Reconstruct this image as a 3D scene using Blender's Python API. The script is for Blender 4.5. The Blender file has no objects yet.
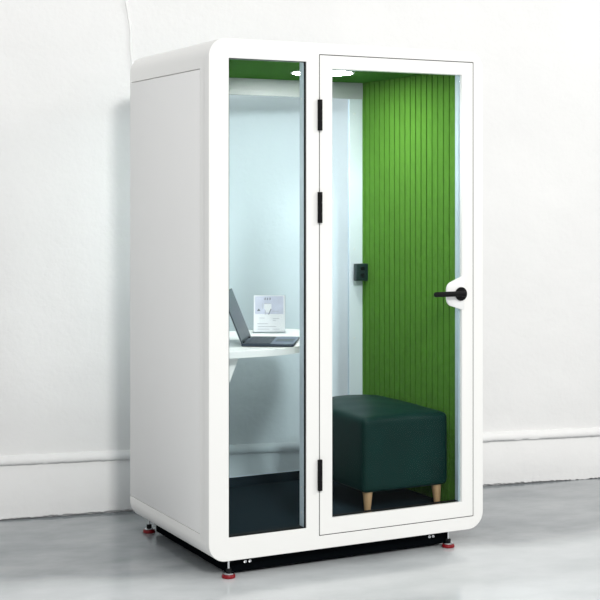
import bpy, bmesh, math, random
from mathutils import Vector, Matrix
from mathutils.geometry import tessellate_polygon
random.seed(4)
C = bpy.context.scene.collection
SC = bpy.context.scene

# ---------------------------------------------------------------- camera
cam_d = bpy.data.cameras.new('camera'); cam = bpy.data.objects.new('camera', cam_d); C.objects.link(cam)
cam_d.sensor_width = 36; cam_d.lens = 83.28
cam_d.shift_y = -107/600
cam.location = (-2.323, -5.328, 1.625)
cam.rotation_euler = (math.pi/2, 0, -math.radians(27.31))
SC.camera = cam

# ---------------------------------------------------------------- world, lights, exposure
SC.view_settings.view_transform = 'Standard'; SC.view_settings.look = 'None'
SC.view_settings.gamma = 1; SC.view_settings.exposure = 0.0; SC.view_settings.use_curve_mapping = False
w = bpy.data.worlds.new('world'); SC.world = w; w.use_nodes = True
bg = w.node_tree.nodes['Background']; bg.inputs[0].default_value = (0.985, 0.99, 1.0, 1); bg.inputs[1].default_value = 0.63

def area(name, loc, target, sx, sy, power, col=(1, 1, 1)):
    d = bpy.data.lights.new(name, 'AREA'); d.shape = 'RECTANGLE'; d.size = sx; d.size_y = sy
    d.energy = power; d.color = col
    o = bpy.data.objects.new(name, d); C.objects.link(o); o.location = loc
    o.rotation_euler = (Vector(target)-Vector(loc)).to_track_quat('-Z', 'Y').to_euler()
    return o
area('showroom_key_light', (-1.5, -8.6, 6.0), (0.6, 0.5, 1.0), 1.5, 1.1, 480, (1, 0.985, 0.96))
area('showroom_side_light', (7.0, -4.4, 5.0), (0.6, 0.9, 1.0), 2.0, 1.5, 190, (1, 0.985, 0.96))

# ---------------------------------------------------------------- materials
def mat(name, col, rough=0.5, metal=0.0, spec=0.5, noise=None, bump=None, emit=None, sheen=0, coat=0):
    m = bpy.data.materials.new(name); m.use_nodes = True
    nt = m.node_tree; b = nt.nodes['Principled BSDF']
    b.inputs['Base Color'].default_value = (*col, 1); b.inputs['Roughness'].default_value = rough
    b.inputs['Metallic'].default_value = metal; b.inputs['Specular IOR Level'].default_value = spec
    b.inputs['Sheen Weight'].default_value = sheen; b.inputs['Coat Weight'].default_value = coat
    tc = nt.nodes.new('ShaderNodeTexCoord')
    if noise:
        sc, amt, stretch = noise
        mp = nt.nodes.new('ShaderNodeMapping'); mp.inputs['Scale'].default_value = stretch
        n = nt.nodes.new('ShaderNodeTexNoise'); n.inputs['Scale'].default_value = sc; n.inputs['Detail'].default_value = 6
        r = nt.nodes.new('ShaderNodeValToRGB')
        r.color_ramp.elements[0].position = 0.3; r.color_ramp.elements[1].position = 0.7
        r.color_ramp.elements[0].color = (*[c*(1-amt) for c in col], 1)
        r.color_ramp.elements[1].color = (*[min(1, c*(1+amt)) for c in col], 1)
        nt.links.new(tc.outputs['Object'], mp.inputs[0]); nt.links.new(mp.outputs[0], n.inputs['Vector'])
        nt.links.new(n.outputs['Fac'], r.inputs[0]); nt.links.new(r.outputs[0], b.inputs['Base Color'])
    if bump:
        sc, st, dist = bump
        n2 = nt.nodes.new('ShaderNodeTexNoise'); n2.inputs['Scale'].default_value = sc; n2.inputs['Detail'].default_value = 5
        bp = nt.nodes.new('ShaderNodeBump'); bp.inputs['Strength'].default_value = st; bp.inputs['Distance'].default_value = dist
        nt.links.new(tc.outputs['Object'], n2.inputs['Vector']); nt.links.new(n2.outputs['Fac'], bp.inputs['Height'])
        nt.links.new(bp.outputs[0], b.inputs['Normal'])
    if emit:
        b.inputs['Emission Color'].default_value = (*emit[0], 1); b.inputs['Emission Strength'].default_value = emit[1]
    return m

def glass_mat(name, tint, refl=1.0):
    m = bpy.data.materials.new(name); m.use_nodes = True; nt = m.node_tree
    nt.nodes.clear()
    out = nt.nodes.new('ShaderNodeOutputMaterial'); mx = nt.nodes.new('ShaderNodeMixShader')
    tr = nt.nodes.new('ShaderNodeBsdfTransparent'); tr.inputs[0].default_value = (*tint, 1)
    gl = nt.nodes.new('ShaderNodeBsdfGlossy'); gl.inputs['Roughness'].default_value = 0.02
    gl.inputs['Color'].default_value = (refl, refl, refl, 1)
    fr = nt.nodes.new('ShaderNodeFresnel'); fr.inputs[0].default_value = 1.11
    nt.links.new(fr.outputs[0], mx.inputs[0]); nt.links.new(tr.outputs[0], mx.inputs[1]); nt.links.new(gl.outputs[0], mx.inputs[2])
    nt.links.new(mx.outputs[0], out.inputs[0])
    return m

M = dict(
    white=mat('white_powder_coat', (0.865, 0.862, 0.84), 0.35, spec=0.4, noise=(3, 0.008, (1, 1, 1))),
    side=mat('white_side_laminate', (0.85, 0.85, 0.84), 0.45, spec=0.4, noise=(2, 0.01, (1, 1, 1))),
    plate=mat('white_lock_plate', (0.88, 0.88, 0.87), 0.35, noise=(6, 0.01, (1, 1, 1))),
    alu=mat('pale_grey_frame', (0.72, 0.80, 0.87), 0.45, noise=(5, 0.03, (1, 1, 1))),
    header=mat('pale_grey_header', (0.42, 0.45, 0.45), 0.5, noise=(9, 0.04, (1, 1, 1))),
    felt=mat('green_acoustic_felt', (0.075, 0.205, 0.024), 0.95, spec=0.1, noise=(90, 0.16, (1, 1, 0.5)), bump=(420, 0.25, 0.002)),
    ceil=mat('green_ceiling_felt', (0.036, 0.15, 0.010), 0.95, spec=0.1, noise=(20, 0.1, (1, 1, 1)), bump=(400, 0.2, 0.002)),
    inner=mat('light_grey_felt', (0.55, 0.58, 0.58), 0.9, spec=0.1, noise=(60, 0.06, (1, 1, 1)), bump=(400, 0.2, 0.002)),
    carpet=mat('dark_slate_carpet', (0.014, 0.027, 0.036), 0.9, spec=0.05, noise=(160, 0.35, (1, 1, 1)), bump=(500, 0.5, 0.003)),
    black=mat('black_steel', (0.004, 0.004, 0.0045), 0.5, spec=0.15, noise=(10, 0.1, (1, 1, 1))),
    blackm=mat('matte_black_base', (0.003, 0.004, 0.005), 0.8, spec=0.0, noise=(10, 0.1, (1, 1, 1))),
    gasket=mat('black_rubber_gasket', (0.010, 0.011, 0.012), 0.6, spec=0.1, noise=(10, 0.1, (1, 1, 1))),
    seal=mat('blue_grey_seal', (0.45, 0.56, 0.62), 0.5, noise=(10, 0.05, (1, 1, 1))),
    chrome=mat('chrome', (0.75, 0.76, 0.78), 0.18, metal=1.0, noise=(10, 0.03, (1, 1, 1))),
    red=mat('red_plastic', (0.22, 0.003, 0.008), 0.4, spec=0.3, noise=(30, 0.08, (1, 1, 1))),
    desk=mat('white_desk_laminate', (0.88, 0.89, 0.88), 0.35, noise=(5, 0.01, (1, 1, 1))),
    socket=mat('dark_socket_plastic', (0.008, 0.024, 0.026), 0.35, noise=(30, 0.08, (1, 1, 1))),
    leather=mat('dark_green_leather', (0.002, 0.023, 0.019), 0.42, spec=0.12, noise=(7, 0.12, (1, 1, 1)), bump=(160, 0.05, 0.001)),
    seam=mat('dark_green_seam', (0.003, 0.026, 0.022), 0.5, noise=(30, 0.1, (1, 1, 1))),
    wood=mat('light_beech', (0.50, 0.31, 0.16), 0.45, noise=(26, 0.18, (1, 1, 0.08))),
    laptop=mat('dark_grey_laptop', (0.032, 0.046, 0.066), 0.4, spec=0.3, metal=0.1, noise=(60, 0.05, (1, 1, 1))),
    palm=mat('slate_palm_rest', (0.10, 0.13, 0.19), 0.4, metal=0.1, noise=(60, 0.05, (1, 1, 1))),
    keys=mat('black_keys', (0.016, 0.026, 0.040), 0.5, noise=(60, 0.05, (1, 1, 1))),
    screen=mat('dark_glossy_screen', (0.03, 0.048, 0.062), 0.3, spec=0.3, noise=(20, 0.05, (1, 1, 1))),
    silver=mat('silver_edge', (0.55, 0.57, 0.58), 0.3, metal=0.8, noise=(20, 0.03, (1, 1, 1))),
    card=mat('white_card', (0.86, 0.88, 0.92), 0.5, noise=(20, 0.01, (1, 1, 1))),
    lav=mat('lavender_print', (0.62, 0.65, 0.78), 0.5, noise=(20, 0.08, (1, 1, 1))),
    ink=mat('grey_ink', (0.16, 0.18, 0.23), 0.6, noise=(20, 0.1, (1, 1, 1))),
    pale_ink=mat('pale_grey_ink', (0.48, 0.50, 0.56), 0.6, noise=(20, 0.1, (1, 1, 1))),
    acrylic=glass_mat('clear_acrylic', (0.95, 0.97, 0.98)),
    gfront=glass_mat('clear_front_glass', (0.965, 0.988, 0.99)),
    gback=glass_mat('pale_blue_back_glass', (0.935, 0.978, 0.998)),
    lamp=mat('lamp_diffuser', (0.9, 0.9, 0.9), 0.5, noise=(5, 0.01, (1, 1, 1)), emit=((1, 0.985, 0.97), 70.0)),
)

def wall_mat():
    m = mat('white_plaster', (0.82, 0.82, 0.812), 0.85, spec=0.2, noise=(1.1, 0.03, (1, 1, 1)))
    nt = m.node_tree; b = nt.nodes['Principled BSDF']; tc = nt.nodes['Texture Coordinate']
    n1 = nt.nodes.new('ShaderNodeTexNoise'); n1.inputs['Scale'].default_value = 3.5; n1.inputs['Detail'].default_value = 8
    n2 = nt.nodes.new('ShaderNodeTexNoise'); n2.inputs['Scale'].default_value = 45; n2.inputs['Detail'].default_value = 4
    ad = nt.nodes.new('ShaderNodeMath'); ad.operation = 'MULTIPLY_ADD'; ad.inputs[1].default_value = 0.12
    bp = nt.nodes.new('ShaderNodeBump'); bp.inputs['Strength'].default_value = 0.35; bp.inputs['Distance'].default_value = 0.03
    for n in (n1, n2): nt.links.new(tc.outputs['Object'], n.inputs['Vector'])
    nt.links.new(n2.outputs[0], ad.inputs[0]); nt.links.new(n1.outputs[0], ad.inputs[2])
    nt.links.new(ad.outputs[0], bp.inputs['Height']); nt.links.new(bp.outputs[0], b.inputs['Normal'])
    return m
M['wall'] = wall_mat()

def floor_mat():
    # grey epoxy floor; its colour turns paler about a metre out from the wall
    m = bpy.data.materials.new('grey_epoxy_floor'); m.use_nodes = True
    nt = m.node_tree; N = nt.nodes; L = nt.links; b = N['Principled BSDF']
    tc = N.new('ShaderNodeTexCoord')
    mp = N.new('ShaderNodeMapping'); mp.inputs['Location'].default_value = (0, 0, 0)
    L.new(tc.outputs['Object'], mp.inputs[0])
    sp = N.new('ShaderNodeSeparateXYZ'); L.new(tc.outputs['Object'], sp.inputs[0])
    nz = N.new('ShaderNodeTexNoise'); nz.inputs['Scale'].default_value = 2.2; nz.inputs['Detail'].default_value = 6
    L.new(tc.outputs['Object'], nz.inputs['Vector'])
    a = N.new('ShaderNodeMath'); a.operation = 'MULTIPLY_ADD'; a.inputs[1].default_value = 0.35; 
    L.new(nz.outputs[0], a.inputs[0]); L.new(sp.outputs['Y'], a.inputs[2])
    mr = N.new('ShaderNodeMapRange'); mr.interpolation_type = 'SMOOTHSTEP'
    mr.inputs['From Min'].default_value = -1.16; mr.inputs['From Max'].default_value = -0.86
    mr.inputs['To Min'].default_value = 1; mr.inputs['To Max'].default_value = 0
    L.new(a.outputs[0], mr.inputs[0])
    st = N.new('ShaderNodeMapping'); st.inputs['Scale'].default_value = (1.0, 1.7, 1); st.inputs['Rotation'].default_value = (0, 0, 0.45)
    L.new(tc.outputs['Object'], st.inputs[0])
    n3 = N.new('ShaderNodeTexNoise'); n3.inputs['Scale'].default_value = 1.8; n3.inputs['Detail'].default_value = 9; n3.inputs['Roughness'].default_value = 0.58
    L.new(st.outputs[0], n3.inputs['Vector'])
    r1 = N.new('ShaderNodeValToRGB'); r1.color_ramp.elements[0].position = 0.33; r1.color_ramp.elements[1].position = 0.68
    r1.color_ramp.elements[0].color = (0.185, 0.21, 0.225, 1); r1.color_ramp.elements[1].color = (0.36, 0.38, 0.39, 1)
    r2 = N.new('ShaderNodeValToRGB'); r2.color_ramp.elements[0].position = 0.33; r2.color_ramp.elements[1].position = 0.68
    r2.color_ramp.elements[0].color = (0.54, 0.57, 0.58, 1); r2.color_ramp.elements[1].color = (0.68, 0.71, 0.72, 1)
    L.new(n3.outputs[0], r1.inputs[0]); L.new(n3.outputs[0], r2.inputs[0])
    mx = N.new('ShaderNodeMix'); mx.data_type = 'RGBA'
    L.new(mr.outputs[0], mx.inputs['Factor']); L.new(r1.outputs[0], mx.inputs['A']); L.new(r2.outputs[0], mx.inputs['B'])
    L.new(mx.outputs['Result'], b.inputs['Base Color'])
    rr = N.new('ShaderNodeMapRange'); rr.inputs['To Min'].default_value = 0.08; rr.inputs['To Max'].default_value = 0.20
    L.new(n3.outputs[0], rr.inputs[0]); L.new(rr.outputs[0], b.inputs['Roughness'])
    b.inputs['Specular IOR Level'].default_value = 0.75
    n4 = N.new('ShaderNodeTexNoise'); n4.inputs['Scale'].default_value = 9; n4.inputs['Detail'].default_value = 4
    L.new(tc.outputs['Object'], n4.inputs['Vector'])
    bp = N.new('ShaderNodeBump'); bp.inputs['Strength'].default_value = 0.06; bp.inputs['Distance'].default_value = 0.01
    L.new(n4.outputs[0], bp.inputs['Height']); L.new(bp.outputs[0], b.inputs['Normal'])
    return m
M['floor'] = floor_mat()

# ---------------------------------------------------------------- mesh helpers
DZ = 0.0
def obj(name, bm, m, parent=None, smooth=None):
    me = bpy.data.meshes.new(name)
    bmesh.ops.recalc_face_normals(bm, faces=bm.faces)
    if DZ and parent: bmesh.ops.translate(bm, verts=bm.verts, vec=(0, 0, DZ))
    bm.to_mesh(me); bm.free(); me.materials.append(m)
    if smooth:
        for p in me.polygons: p.use_smooth = True
        me.set_sharp_from_angle(angle=math.radians(smooth))
    o = bpy.data.objects.new(name, me); C.objects.link(o)
    if parent: o.parent = parent
    return o
def tag(o, label, cat, group=None):
    o['label'] = label; o['category'] = cat
    if group: o['group'] = group
def thing(name, label, cat, loc=(0, 0, 0), rz=0):
    o = bpy.data.objects.new(name, None); C.objects.link(o); o.location = loc; o.rotation_euler = (0, 0, rz)
    o.empty_display_size = 0.1
    tag(o, label, cat); return o
def struct(name, bm, m, smooth=None):
    o = obj(name, bm, m, smooth=smooth); o['kind'] = 'structure'; return o

def box(bm, x0, x1, y0, y1, z0, z1, bev=0.0, seg=2, mtx=None):
    t = bmesh.new(); bmesh.ops.create_cube(t, size=1)
    for v in t.verts:
        v.co = Vector(((x0+x1)/2+v.co.x*(x1-x0), (y0+y1)/2+v.co.y*(y1-y0), (z0+z1)/2+v.co.z*(z1-z0)))
    if bev: bmesh.ops.bevel(t, geom=list(t.edges), offset=bev, segments=seg, profile=0.5, affect='EDGES')
    if mtx: t.transform(mtx)
    me = bpy.data.meshes.new('tmp'); t.to_mesh(me); t.free(); bm.from_mesh(me); bpy.data.meshes.remove(me)
    return bm
def B(*a, **k): return box(bmesh.new(), *a, **k)

def lathe(bm, prof, origin=(0, 0, 0), axis='Z', n=32):
    rings = []
    for r, h in prof:
        ring = []
        for i in range(n):
            a = 2*math.pi*i/n
            p = Vector((r*math.cos(a), r*math.sin(a), h))
            if axis == 'Y': p = Vector((p.x, p.z, p.y))
            if axis == 'X': p = Vector((p.z, p.y, p.x))
            ring.append(bm.verts.new(p+Vector(origin)))
        rings.append(ring)
    for a, b in zip(rings, rings[1:]):
        for i in range(n): bm.faces.new((a[i], a[(i+1) % n], b[(i+1) % n], b[i]))
    bm.faces.new(rings[0]); bm.faces.new(rings[-1])
    return bm

def rrect(x0, x1, z0, z1, r, n=10):
    pts = []
    for cx, cz, a0 in ((x1-r, z1-r, 0), (x0+r, z1-r, 90), (x0+r, z0+r, 180), (x1-r, z0+r, 270)):
        if r < 1e-6: pts.append((cx, cz)); continue
        for i in range(n+1):
            a = math.radians(a0+90*i/n); pts.append((cx+r*math.cos(a), cz+r*math.sin(a)))
    return pts
def area2(p): return sum(p[i][0]*p[(i+1) % len(p)][1]-p[(i+1) % len(p)][0]*p[i][1] for i in range(len(p)))
def offset(p, d):          # positive = outwards for a counter-clockwise loop
    n = len(p); out = []
    for i in range(n):
        a, b, c = Vector(p[i-1]), Vector(p[i]), Vector(p[(i+1) % n])
        e1 = (b-a).normalized(); e2 = (c-b).normalized()
        n1 = Vector((e1.y, -e1.x)); n2 = Vector((e2.y, -e2.x)); m = (n1+n2).normalized()
        out.append(tuple(b+m*(d/max(0.3, m.dot(n1)))))
    return out
def plate(bm, outer, holes, y0, y1, c=0.0, plane='XZ'):
    """an outline with holes, extruded from y0 (front, edges eased by c) to y1"""
    if area2(outer) < 0: outer = outer[::-1]
    holes = [h if area2(h) > 0 else h[::-1] for h in holes]
    def P(p, y): return Vector((p[0], y, p[1])) if plane == 'XZ' else Vector((p[0], p[1], y))
    sgn = 1 if y1 > y0 else -1
    loops = []
    for k, lp in enumerate([outer]+holes):
        lv = []
        if c:
            lv.append([bm.verts.new(P(q, y0)) for q in offset(lp, -c if k == 0 else c)])
            lv.append([bm.verts.new(P(q, y0+sgn*c)) for q in lp])
        else: lv.append([bm.verts.new(P(q, y0)) for q in lp])
        lv.append([bm.verts.new(P(q, y1)) for q in lp])
        for a, b in zip(lv, lv[1:]):
            for i in range(len(lp)): bm.faces.new((a[i], a[(i+1) % len(lp)], b[(i+1) % len(lp)], b[i]))
        loops.append(lv)
    for w_ in (0, -1):
        vs = [lv[w_] for lv in loops]
        flat = [v for l in vs for v in l]
        tl = [[Vector((v.co.x, v.co.z if plane == 'XZ' else v.co.y, 0)) for v in l] for l in vs]
        if len(vs) == 1 and len(vs[0]) <= 200: bm.faces.new(vs[0]); continue
        for t in tessellate_polygon(tl):
            try: bm.faces.new([flat[i] for i in t])
            except ValueError: pass
    return bm

# ---------------------------------------------------------------- room
ROT = -math.atan2(0.1652, 0.9863); P0 = (-0.4835, 1.4857)
def place(o): o.location = (P0[0], P0[1], 0); o.rotation_euler = (0, 0, ROT); return o
XL, XR = -3.5, 7.0
bm = bmesh.new()
ys = [0.02, -2.0, -7.5]
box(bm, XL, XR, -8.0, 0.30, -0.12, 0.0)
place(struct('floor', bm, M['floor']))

def grid_wall():
    bm = bmesh.new(); nx, nz = 210, 80; H = 3.6
    rnd = random.Random(9)
    vs = [[bm.verts.new((XL+(XR-XL)*i/nx, 0.004*math.sin(i*0.21+j*0.13)*math.sin(j*0.17)+0.0015*rnd.uniform(-1, 1), H*j/nz)) for i in range(nx+1)] for j in range(nz+1)]
    for j in range(nz):
        for i in range(nx): bm.faces.new((vs[j][i], vs[j][i+1], vs[j+1][i+1], vs[j+1][i]))
    # back and rim for thickness
    c = [bm.verts.new(p) for p in ((XL, 0.2, 0), (XR, 0.2, 0), (XR, 0.2, H), (XL, 0.2, H))]
    bm.faces.new(c)
    bm.faces.new([vs[nz][i] for i in range(nx+1)]+[c[2], c[3]])
    bm.faces.new([vs[j][0] for j in range(nz+1)]+[c[3], c[0]])
    bm.faces.new([vs[j][nx] for j in range(nz+1)]+[c[2], c[1]])
    return bm
place(struct('wall_back', grid_wall(), M['wall'], smooth=60))

# plinth at the foot of the wall: a projecting ledge over a slightly proud band, its foot ragged
def sweep_profile(prof_fn, x0, x1, n, rnd):
    bm = bmesh.new(); rows = []
    for i in range(n+1):
        x = x0+(x1-x0)*i/n
        rows.append([bm.verts.new((x, y, z)) for y, z in prof_fn(x, rnd)])
    for a, b in zip(rows, rows[1:]):
        for k in range(len(a)): bm.faces.new((a[k], a[(k+1) % len(a)], b[(k+1) % len(a)], b[k]))
    bm.faces.new(rows[0]); bm.faces.new(rows[-1])
    return bm
def ledge(x, r):
    zt = 0.2747-0.0094*x
    j = lambda s: r.uniform(-s, s)
    return [(0.03, zt), (-0.030+j(.0015), zt+j(.0015)), (-0.034+j(.002), zt+0.010), (-0.033+j(.002), zt+0.024+j(.001)), (-0.012+j(.002), zt+0.042+j(.002)), (0.03, zt+0.046)]
place(struct('trim_1', sweep_profile(ledge, XL, XR, 500, random.Random(2)), M['wall'], smooth=70))
def plinth(x, r):
    zt = 0.2747-0.0094*x; zb = 0.007+0.004*math.sin(x*3.1)+r.uniform(-.004, .004)
    return [(0.03, zb), (-0.020+r.uniform(-.001, .001), zb), (-0.021, zb+0.05), (-0.022, zt-0.006), (-0.016, zt), (0.03, zt)]
place(struct('baseboard_back', sweep_profile(plinth, XL, XR, 900, random.Random(5)), M['wall'], smooth=60))

# crooked plaster joint running down the wall left of the booth
def joint():
    bm = bmesh.new(); r = random.Random(3)
    pts = []
    z = 2.10
    while z < 3.2:
        k = (z-2.25)/0.33
        x = 0.667-0.030*max(0, min(1.6, k))+0.004*math.sin(z*21)+r.uniform(-.0015, .0015)
        pts.append((x, z)); z += 0.02
    rows = []
    for x, z in pts:
        wd = 0.006+r.uniform(0, .003); d = 0.006+r.uniform(0, .003)
        rows.append([bm.verts.new(p) for p in ((x-wd*0.35, 0.01, z), (x-wd*0.3, -d-0.003, z), (x+wd*0.2, -d-0.003, z), (x+wd*1.6, 0.0, z), (x+wd*1.6, 0.01, z))])
    for a, b in zip(rows, rows[1:]):
        for k in range(5): bm.faces.new((a[k], a[(k+1) % 5], b[(k+1) % 5], b[k]))
    bm.faces.new(rows[0]); bm.faces.new(rows[-1])
    return bm
place(struct('trim_2', joint(), M['wall'], smooth=50))

# ---------------------------------------------------------------- the booth
DZ = 0.015
W, D, Z0, Z1, R = 1.383, 0.943, 0.060, 2.262, 0.078
booth = thing('office_phone_booth', 'tall white glass-fronted booth with rounded corners and green slatted interior, on red feet', 'booth')

# shell: a rounded tube, left flank rebated for the side panel
bm = bmesh.new()
inner = [(0.05, 0.12), (W-0.05, 0.12), (W-0.05, 2.20), (0.05, 2.20)]
plate(bm, rrect(0, W, Z0, Z1, R), [inner], 0.05, 0.096)
full = rrect(0, W, Z0, Z1, R)
SZ0, SZ1 = 0.163, 2.138
notch = []
for p in full:
    notch.append(p)
    if abs(p[0]) < 1e-6 and abs(p[1]-(Z1-R)) < 1e-6:
        notch += [(0, SZ1), (0.010, SZ1), (0.010, SZ0), (0, SZ0)]
plate(bm, notch, [inner], D, 0.096, c=0.003)
obj('shell', bm, M['white'], booth, smooth=35)
obj('side_panel', B(0.0003, 0.0098, 0.098, D-0.001, SZ0+0.002, SZ1-0.004, bev=0.0012, seg=2), M['side'], booth, smooth=40)

# front frame with the fixed-window opening and the door opening
FX0, FX1, FZ0, FZ1 = 0.0914, 0.460, 0.158, 2.179
DX0, DX1, DB, DT = 0.526, 1.327, 0.1206, 2.2106
front = obj('front_frame', plate(bmesh.new(), rrect(0, W, Z0, Z1, R, 14),
      [rrect(FX0, FX1, FZ0, FZ1, 0.002, 2), rrect(DX0-0.0035, DX1+0.0035, DB-0.0035, DT+0.0035, 0.003, 2)], 0, 0.052, c=0.0018), M['white'], booth, smooth=35)
# fixed window
gk = obj('window_gasket', plate(bmesh.new(), rrect(FX0+.0004, FX1-.0004, FZ0+.0004, FZ1-.0004, 0.002, 2), [rrect(FX0+.004, FX1-.005, FZ0+.003, FZ1-.003, 0.002, 2)], 0.006, 0.016), M['gasket'], booth)
obj('window_glass', B(FX0+.003, FX1-.003, 0.009, 0.015, FZ0+.002, FZ1-.002), M['gfront'], booth)
# inner lining of that opening
for a, b in ((FX0+.0004, FX0+.004), (FX1-.006, FX1-.0004)):
    obj('window_jamb', B(a, b, 0.017, 0.054, FZ0+.0004, FZ1-.0004), M['alu'], booth)

# door
GX0, GX1, GZ0, GZ1 = 0.5875, 1.266, 0.189, 2.153
door = obj('door', plate(bmesh.new(), rrect(DX0, DX1, DB, DT, 0.003, 3), [rrect(GX0, GX1, GZ0, GZ1, 0.002, 2)], 0.0, 0.042, c=0.0015), M['white'], booth, smooth=35)
obj('door_glass', B(GX0+.002, GX1-.002, 0.010, 0.018, GZ0+.002, GZ1-.002), M['gfront'], door)
for a, b in ((GX0+.0004, GX0+.003), (GX1-.007, GX1-.0004)):
    obj('door_gasket', B(a, b, 0.019, 0.046, GZ0+.0004, GZ1-.0004), M['seal'], door)
obj('door_seal', plate(bmesh.new(), rrect(DX0-.0034, DX1+.0034, DB-.0034, DT+.0034, 0.003, 2), [rrect(DX0-.0002, DX1+.0002, DB-.0002, DT+.0002, 0.003, 2)], 0.003, 0.046), M['gasket'], booth)
for a0, a1, b0 in ((FX0, FX1, FZ0), (GX0, GX1, GZ0)):
    obj('glazing_channel', B(a0+.001, a1-.001, 0.0195, 0.050, b0+.0002, b0+.0028), M['gasket'], booth)
obj('door_stop', plate(bmesh.new(), rrect(DX0-.002, DX1+.002, DB-.002, DT+.002, 0.003, 2), [rrect(DX0+.045, DX1-.045, DB+.045, DT-.045, 0.002, 2)], 0.047, 0.051), M['gasket'], booth)
for zc in (1.949, 1.547, 0.383):
    bm = bmesh.new()
    for k in range(3):
        lathe(bm, [(0.0095, 0), (0.0108, .001), (0.0108, .0435), (0.0095, .0445)], (DX0-0.003, -0.0065, zc-0.0675+k*0.0452), n=20)
    box(bm, DX0-0.011, DX0+0.006, -0.004, 0.0005, zc-0.067, zc+0.067, bev=0.001)
    obj('hinge', bm, M['black'], door, smooth=40)
# lock plate and lever
HZ = 1.147
pts = []
def arc(cx, cz, r, a0, a1, n=8): return [(cx+r*math.cos(math.radians(a0+(a1-a0)*i/n)), cz+r*math.sin(math.radians(a0+(a1-a0)*i/n))) for i in range(n+1)]
px = GX1+0.012
pts = [(px, HZ+0.080), (GX1-0.004, HZ+0.078)] + arc(GX1-0.044, HZ+0.020, 0.038, 122, 180) + arc(GX1-0.044, HZ-0.020, 0.038, 180, 238) + [(GX1-0.004, HZ-0.072), (px, HZ-0.074)]
obj('lock_plate', plate(bmesh.new(), pts, [], -0.0018, 0.009, c=0.0015), M['plate'], door, smooth=50)
bm = bmesh.new()
HX = GX1-0.010
lathe(bm, [(0.0298, -0.0032), (0.0312, -0.006), (0.0312, -0.011), (0.0295, -0.0135), (0.011, -0.0138), (0.011, -0.036), (0.009, -0.040)], (HX, 0, HZ), axis='Y', n=40)
# lever arm: capsule towards the hinges
n = 16; L = 0.172; rr = 0.0122; rings = []
prof = [(-0.004, .6), (0.0, .95), (0.012, 1), (L-.012, .98), (L-.004, .85), (L, .4)]
for d, k in prof:
    rings.append([bm.verts.new((HX+0.008-d, -0.034+rr*0.6*k*math.cos(2*math.pi*i/n), HZ+0.003+rr*k*math.sin(2*math.pi*i/n))) for i in range(n)])
for a, b in zip(rings, rings[1:]):
    for i in range(n): bm.faces.new((a[i], a[(i+1) % n], b[(i+1) % n], b[i]))
bm.faces.new(rings[0]); bm.faces.new(rings[-1])
obj('door_handle', bm, M['black'], door, smooth=50)

# inside: ceiling, floor, flanks, back
IX0, IX1, IF, IC = 0.110, 1.270, 0.158, 2.180
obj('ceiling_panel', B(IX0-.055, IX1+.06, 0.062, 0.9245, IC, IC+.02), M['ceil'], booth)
obj('floor_carpet', B(IX0-.055, IX1+.06, 0.062, 0.9245, IF-.042, IF, bev=0.002), M['carpet'], booth)
obj('inner_side_panel', B(0.0505, IX0, 0.062, 0.9245, IF+.0005, IC-.0005), M['inner'], booth)
# slatted right flank: felt boards with v-grooves between them
bm = bmesh.new(); prof = [(0.9245, IX1+.055), (0.062, IX1+.055)]
y = 0.062; pitch = 0.0492; prof += [(0.062, IX1)]
k = 0
while True:
    y += pitch; k += 1
    if y > 0.915: break
    prof += [(y-0.0040, IX1), (y-0.0032, IX1+0.014), (y+0.0032, IX1+0.014), (y+0.0040, IX1)]
prof += [(0.9245, IX1)]
plate(bm, [(x_, y_) for y_, x_ in prof], [], IF+.0005, IC-.0005, plane='XY')
obj('slatted_panel', bm, M['felt'], booth)
# back frame and back glass
BX1 = 1.193; BZ0, BZ1 = 0.203, 2.096
bf = obj('back_frame', plate(bmesh.new(), [(0.0505, 0.1205), (W-.0505, 0.1205), (W-.0505, 2.1995), (0.0505, 2.1995)], [[(0.16, BZ0), (BX1, BZ0), (BX1, BZ1), (0.16, BZ1)]], 0.925, D-.001, c=0.001), M['alu'], booth)
obj('back_sill', B(IX0+.001, IX1-.001, 0.9185, 0.9245, IF+.0005, BZ0, bev=0.001), M['carpet'], booth)
obj('back_header', B(IX0+.001, IX1-.001, 0.9185, 0.9245, BZ1, IC-.0005, bev=0.001), M['header'], booth)
obj('back_glass', B(0.1605, BX1-.0005, 0.930, 0.936, BZ0+.0005, BZ1-.0005), M['gback'], booth)
def screw(p, axis, r=0.0042):
    bm = bmesh.new()
    s = -1
    lathe(bm, [(r, 0), (r, s*0.0012), (r*.7, s*0.0022), (r*.2, s*.0024)], (0, 0, 0), axis=axis, n=14)
    for v in bm.verts: v.co += Vector(p)
    return obj('screw', bm, M['white'], booth, smooth=40)
for z in (2.13, 2.02, 1.32, 0.86, 0.50): screw((1.222, 0.925, z), 'Y')
for z in (2.02, 1.30, 0.74, 0.33, 0.22): screw((FX1-.006, 0.036, z), 'X')
screw((0.118, 0.08, 0.1649), 'Z')
# ceiling light
bm = bmesh.new(); lathe(bm, [(0.152, 0), (0.152, -0.002), (0.149, -0.003), (0.143, -0.003)], (0.790, 0.468, IC), n=56)
cl = obj('ceiling_light', bm, M['white'], booth, smooth=40)
bm = bmesh.new(); lathe(bm, [(0.142, -0.0032), (0.141, -0.0045), (0.06, -0.0055)], (0.790, 0.468, IC), n=56)
obj('lamp_diffuser', bm, M['lamp'], cl, smooth=50)
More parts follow.
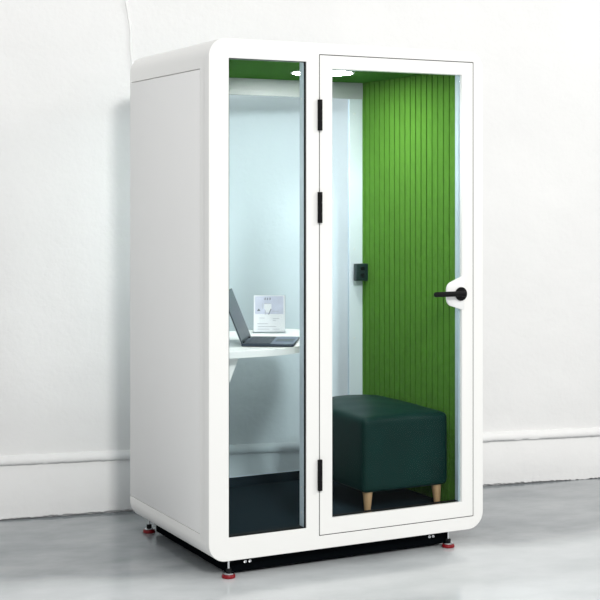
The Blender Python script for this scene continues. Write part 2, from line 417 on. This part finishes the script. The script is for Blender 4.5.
# socket
sk = obj('power_socket', B(1.203, 1.2698, 0.865, 0.900, 1.158, 1.246, bev=0.003), M['socket'], booth, smooth=40)
bm = bmesh.new(); lathe(bm, [(0.012, 0), (0.012, -0.0015), (0.010, -0.002), (0.009, -.0005)], (1.236, 0.865, 1.186), axis='Y', n=24)
obj('socket_outlet', bm, M['gasket'], sk, smooth=40)
obj('socket_switch', B(1.224, 1.248, 0.8625, 0.8655, 1.212, 1.230, bev=0.001), M['black'], sk)

# desk: broad worktop with rounded right-hand corners, on a gusset bracket
DTOP = 0.93
def catmull(P, n=8):
    out = []
    for i in range(1, len(P)-2):
        p0, p1, p2, p3 = map(Vector, P[i-1:i+3])
        for k in range(n):
            t = k/n
            out.append(tuple(0.5*((2*p1)+(-p0+p2)*t+(2*p0-5*p1+4*p2-p3)*t*t+(-p0+3*p1-3*p2+p3)*t**3)))
    out.append(P[-2]); return out
curve = catmull([(0.111, 0.095), (0.24, 0.095), (0.40, 0.108), (0.54, 0.175), (0.65, 0.29), (0.735, 0.44), (0.80, 0.60), (0.845, 0.75), (0.84, 0.86), (0.75, 0.900), (0.5, 0.900)])
top = [(0.111, 0.095)] + curve + [(0.111, 0.900)]
desk = obj('desk', plate(bmesh.new(), top, [], DTOP, DTOP-0.030, c=0.002, plane='XY'), M['desk'], booth, smooth=35)
bm = bmesh.new()
plate(bm, [(0.111, DTOP-.0305), (0.212, DTOP-.0305), (0.212, DTOP-.036), (0.170, DTOP-.140), (0.111, DTOP-.140)], [], 0.16, 0.180, c=0.002)
obj('desk_bracket', bm, M['desk'], desk, smooth=35)

# dark base box and feet
obj('base_plinth', B(0.105, 1.232, 0.054, 0.872, -0.004, 0.0598, bev=0.003), M['blackm'], booth)
def bolt(x):
    bm = bmesh.new(); lathe(bm, [(0.007, 0), (0.007, -0.006), (0.004, -0.007), (0.004, -0.012)], (x, 0.054, 0.036), axis='Y', n=6)
    obj('bolt', bm, M['chrome'], booth)
for x in (0.190, 0.212, 1.120, 1.140): bolt(x)
for fx, fy in ((0.10, 0.022), (0.085, 0.91), (1.205, 0.022), (1.30, 0.897)):
    g = -DZ+0.0003
    bm = bmesh.new(); lathe(bm, [(0.0045, 0.020), (0.0045, 0.0605)], (fx, fy, 0), n=16)
    ft = obj('leveling_foot', bm, M['chrome'], booth, smooth=40)
    bm = bmesh.new(); lathe(bm, [(0.027, g), (0.029, g+.002), (0.029, g+.010), (0.026, g+.014), (0.012, g+.0165)], (fx, fy, 0), n=32)
    obj('foot_pad', bm, M['red'], ft, smooth=40)
    bm = bmesh.new(); lathe(bm, [(0.0225, g+.0155), (0.023, g+.018), (0.020, g+.021), (0.010, g+.022)], (fx, fy, 0), n=32)
    obj('foot_collar', bm, M['chrome'], ft, smooth=40)
    bm = bmesh.new(); lathe(bm, [(0.013, g+.022), (0.013, g+.036), (0.010, g+.038)], (fx, fy, 0), n=6)
    obj('foot_nut', bm, M['gasket'], ft)
DZ = 0.0
SH = 0.015

# ---------------------------------------------------------------- laptop
lt = thing('laptop', 'open dark grey laptop with lid tilted back, on the white desk', 'laptop', (0.26, 0.24, DTOP+SH+0.0005), math.radians(-32))
DEP, WID, TH = 0.232, 0.330, 0.013      # x = from hinge to palm rest, y = along the hinge
bm = B(0, DEP, 0, WID, 0.002, TH, bev=0.003)
for a in (0.02, DEP-.02):
    for b in (0.03, WID-.03): lathe(bm, [(0.006, 0), (0.006, 0.003)], (a, b, 0), n=12)
base = obj('base', bm, M['laptop'], lt, smooth=40)
obj('palm_rest', B(0.128, DEP-.003, 0.004, WID-.004, TH-.0005, TH+.0006, bev=0.0003), M['palm'], base)
obj('touchpad', B(0.140, DEP-.012, WID/2-.055, WID/2+.055, TH+.0007, TH+.0011), M['laptop'], base)
bm = bmesh.new()
for r in range(6):
    y = 0.018; x = 0.020+r*0.0178
    ws = [0.0162]*14 if r < 4 else ([0.026]+[0.0162]*11+[0.026] if r == 4 else [0.018]*4+[0.095]+[0.018]*5)
    sc = (WID-0.036-0.0018*len(ws))/sum(ws)
    for q in ws:
        box(bm, x, x+0.0158, y, y+q*sc, TH+.0001, TH+.0018, bev=0.0004, seg=1); y += q*sc+0.0018
obj('keyboard', bm, M['keys'], base)
bm = bmesh.new()
for k in range(4): box(bm, 0.035+k*0.034, 0.053+k*0.034, -0.0004, 0.001, 0.0055, 0.0095)
obj('side_ports', bm, M['keys'], base)
TL = math.radians(22)
LM = Matrix.Translation((0.004, 0, TH+0.001)) @ Matrix.Rotation(-TL, 4, 'Y')
lid = obj('lid', B(-0.0065, 0, 0, WID, 0, 0.240, bev=0.0022, mtx=LM), M['laptop'], lt, smooth=40)
obj('screen', B(-0.0002, 0.0008, 0.006, WID-.006, 0.012, 0.233, mtx=LM), M['screen'], lid)
obj('lid_edge_strip', B(-0.0058, -0.0030, -0.0012, -0.0002, 0.004, 0.236, mtx=LM), M['silver'], lid)
for y in (0.04, WID-.08):
    bm = bmesh.new(); lathe(bm, [(0.005, 0), (0.005, 0.04)], (0, 0, 0), n=16)
    for v in bm.verts: v.co = Vector((v.co.x+0.003, v.co.z+y, v.co.y+TH+0.001))
    obj('laptop_hinge', bm, M['black'], lt, smooth=40)

# ---------------------------------------------------------------- card in its clear stand
cd = thing('sign_holder', 'small white printed card in a clear upright holder, standing on the desk behind the laptop', 'sign', (0.635, 0.725, DTOP+SH+0.0005), math.radians(-27.3))
CW, CH = 0.158, 0.185
lean = Matrix.Rotation(math.radians(-7), 4, 'X')
ho = B(-CW/2, CW/2, -0.002, 0.002, 0.002, CH, bev=0.0008, mtx=lean)
box(ho, -CW/2, CW/2, -0.012, 0.060, 0.0, 0.0028, bev=0.0008)
obj('holder', ho, M['acrylic'], cd, smooth=40)
card = obj('card', B(-CW/2+.002, CW/2-.002, -0.0038, -0.0024, 0.006, CH-.002, mtx=lean), M['card'], cd)
obj('tinted_panel', B(-CW/2+.009, CW/2-.011, -0.0045, -0.0040, 0.092, CH-.007, mtx=lean), M['lav'], card)
def cb(bm, x, z, w_, h, y0=-0.0053): box(bm, x-w_/2, x+w_/2, y0, y0+0.0006, z-h/2, z+h/2, mtx=lean)
def px2(u, v): return ((u-300)/600*0.2145-0.0, CH-(v-80)/600*0.2145)     # card crop pixels to card metres
for u in (242, 275, 310):       # three small title characters
    bm = bmesh.new(); x, z = px2(u, 135); cb(bm, x, z, .0085, .0018); cb(bm, x, z+.004, .0065, .0016); cb(bm, x, z, .0020, .011); cb(bm, x-.001, z-.0045, .007, .0016)
    obj('printed_character', bm, M['ink'], card)
x, z = px2(155, 283); bm = bmesh.new()
for k in range(5): cb(bm, x, z+.004-k*.0022, .004+.0028*k, .0022)
obj('printed_mark', bm, M['ink'], card)
x, z = px2(312, 300); bm = bmesh.new()
for k in range(6): cb(bm, x+.003-k*.002, z+.008-k*.0045, .004, .0045)
obj('printed_mark', bm, M['ink'], card)
for u, v, wd in ((250, 200, 40), (300, 200, 30), (380, 303, 90), (200, 395, 70), (390, 403, 90), (370, 428, 40), (210, 472, 150), (270, 510, 250), (220, 545, 160), (395, 545, 90)):
    bm = bmesh.new(); x, z = px2(u, v); cb(bm, x, z, wd/600*0.2145, 0.0022)
    obj('printed_line', bm, M['pale_ink'], card)
for u, v, a, b in ((205, 235, .002, .03), (245, 320, .003, .02)):
    bm = bmesh.new(); x, z = px2(u, v); cb(bm, x, z, a, b); obj('printed_line', bm, M['pale_ink'], card)
x, z = px2(278, 240); bm = bmesh.new(); cb(bm, x, z, .036, .026, -0.0049)
for k in range(3): cb(bm, x, z-.014-k*.006, .026-.004*k, .006, -0.0049)
obj('printed_picture', bm, M['card'], card)

# ---------------------------------------------------------------- upholstered bench
SX0, SX1, SY0, SY1 = 0.800, 1.252, 0.090, 0.735
SB, ST = 0.254+SH, 0.589+SH
st = thing('ottoman_stool', 'dark green upholstered stool with light wooden legs, against the green slats', 'stool', ((SX0+SX1)/2, (SY0+SY1)/2, IF+SH))
hx, hy = (SX1-SX0)/2, (SY1-SY0)/2; zb, zt = SB-IF-SH, ST-IF-SH
def cushion():
    bm = bmesh.new(); bmesh.ops.create_cube(bm, size=2)
    bmesh.ops.subdivide_edges(bm, edges=list(bm.edges), cuts=23, use_grid_fill=True)
    r = 0.024; hz = (zt-zb)/2
    for v in bm.verts:
        p = Vector((v.co.x*hx, v.co.y*hy, v.co.z*hz))
        # pack vertices toward the edges so the rounding is smooth
        def warp(t): return math.copysign(1-(1-abs(t))**1.5, t)
        p = Vector((warp(v.co.x)*hx, warp(v.co.y)*hy, warp(v.co.z)*hz))
        q = Vector((max(-hx+r, min(hx-r, p.x)), max(-hy+r, min(hy-r, p.y)), max(-hz+r, min(hz-r, p.z))))
        d = p-q
        if d.length > 1e-9: p = q+d.normalized()*r*min(1.0, d.length/r) if d.length > r else p
        u, w_ = p.x/hx, p.y/hy
        if p.z > 0: p.z += 0.034*(1-u**2)*(1-w_**4)*(p.z/hz)
        p.z += 0
        k = 1-(p.z/hz)**2
        p.x += 0.004*k*math.copysign(1, p.x)*(1-w_*w_)*(abs(u) > .6)
        p.y += 0.004*k*math.copysign(1, p.y)*(1-u*u)*(abs(w_) > .6)
        p.z += 0.0012*math.sin(u*7+w_*3)*math.sin(w_*9)*(p.z > hz*.8)
        v.co = p+Vector((0, 0, (zt+zb)/2))
    return bm
obj('upholstered_body', cushion(), M['leather'], st, smooth=60)
for sx in (-1, 1):
    for sy in (-1, 1):
        bm = bmesh.new()
        n = 20; rings = []
        for z, r_, off in ((0, .0135, .006), (0.03, .0165, .0045), (zb+.004, .0235, 0)):
            rings.append([bm.verts.new((sx*(hx-.042+off*0.6)+r_*math.cos(2*math.pi*i/n), sy*(hy-.042+off*0.6)+r_*math.sin(2*math.pi*i/n), z)) for i in range(n)])
        for a, b in zip(rings, rings[1:]):
            for i in range(n): bm.faces.new((a[i], a[(i+1) % n], b[(i+1) % n], b[i]))
        bm.faces.new(rings[0]); bm.faces.new(rings[-1])
        obj('leg', bm, M['wood'], st, smooth=40)
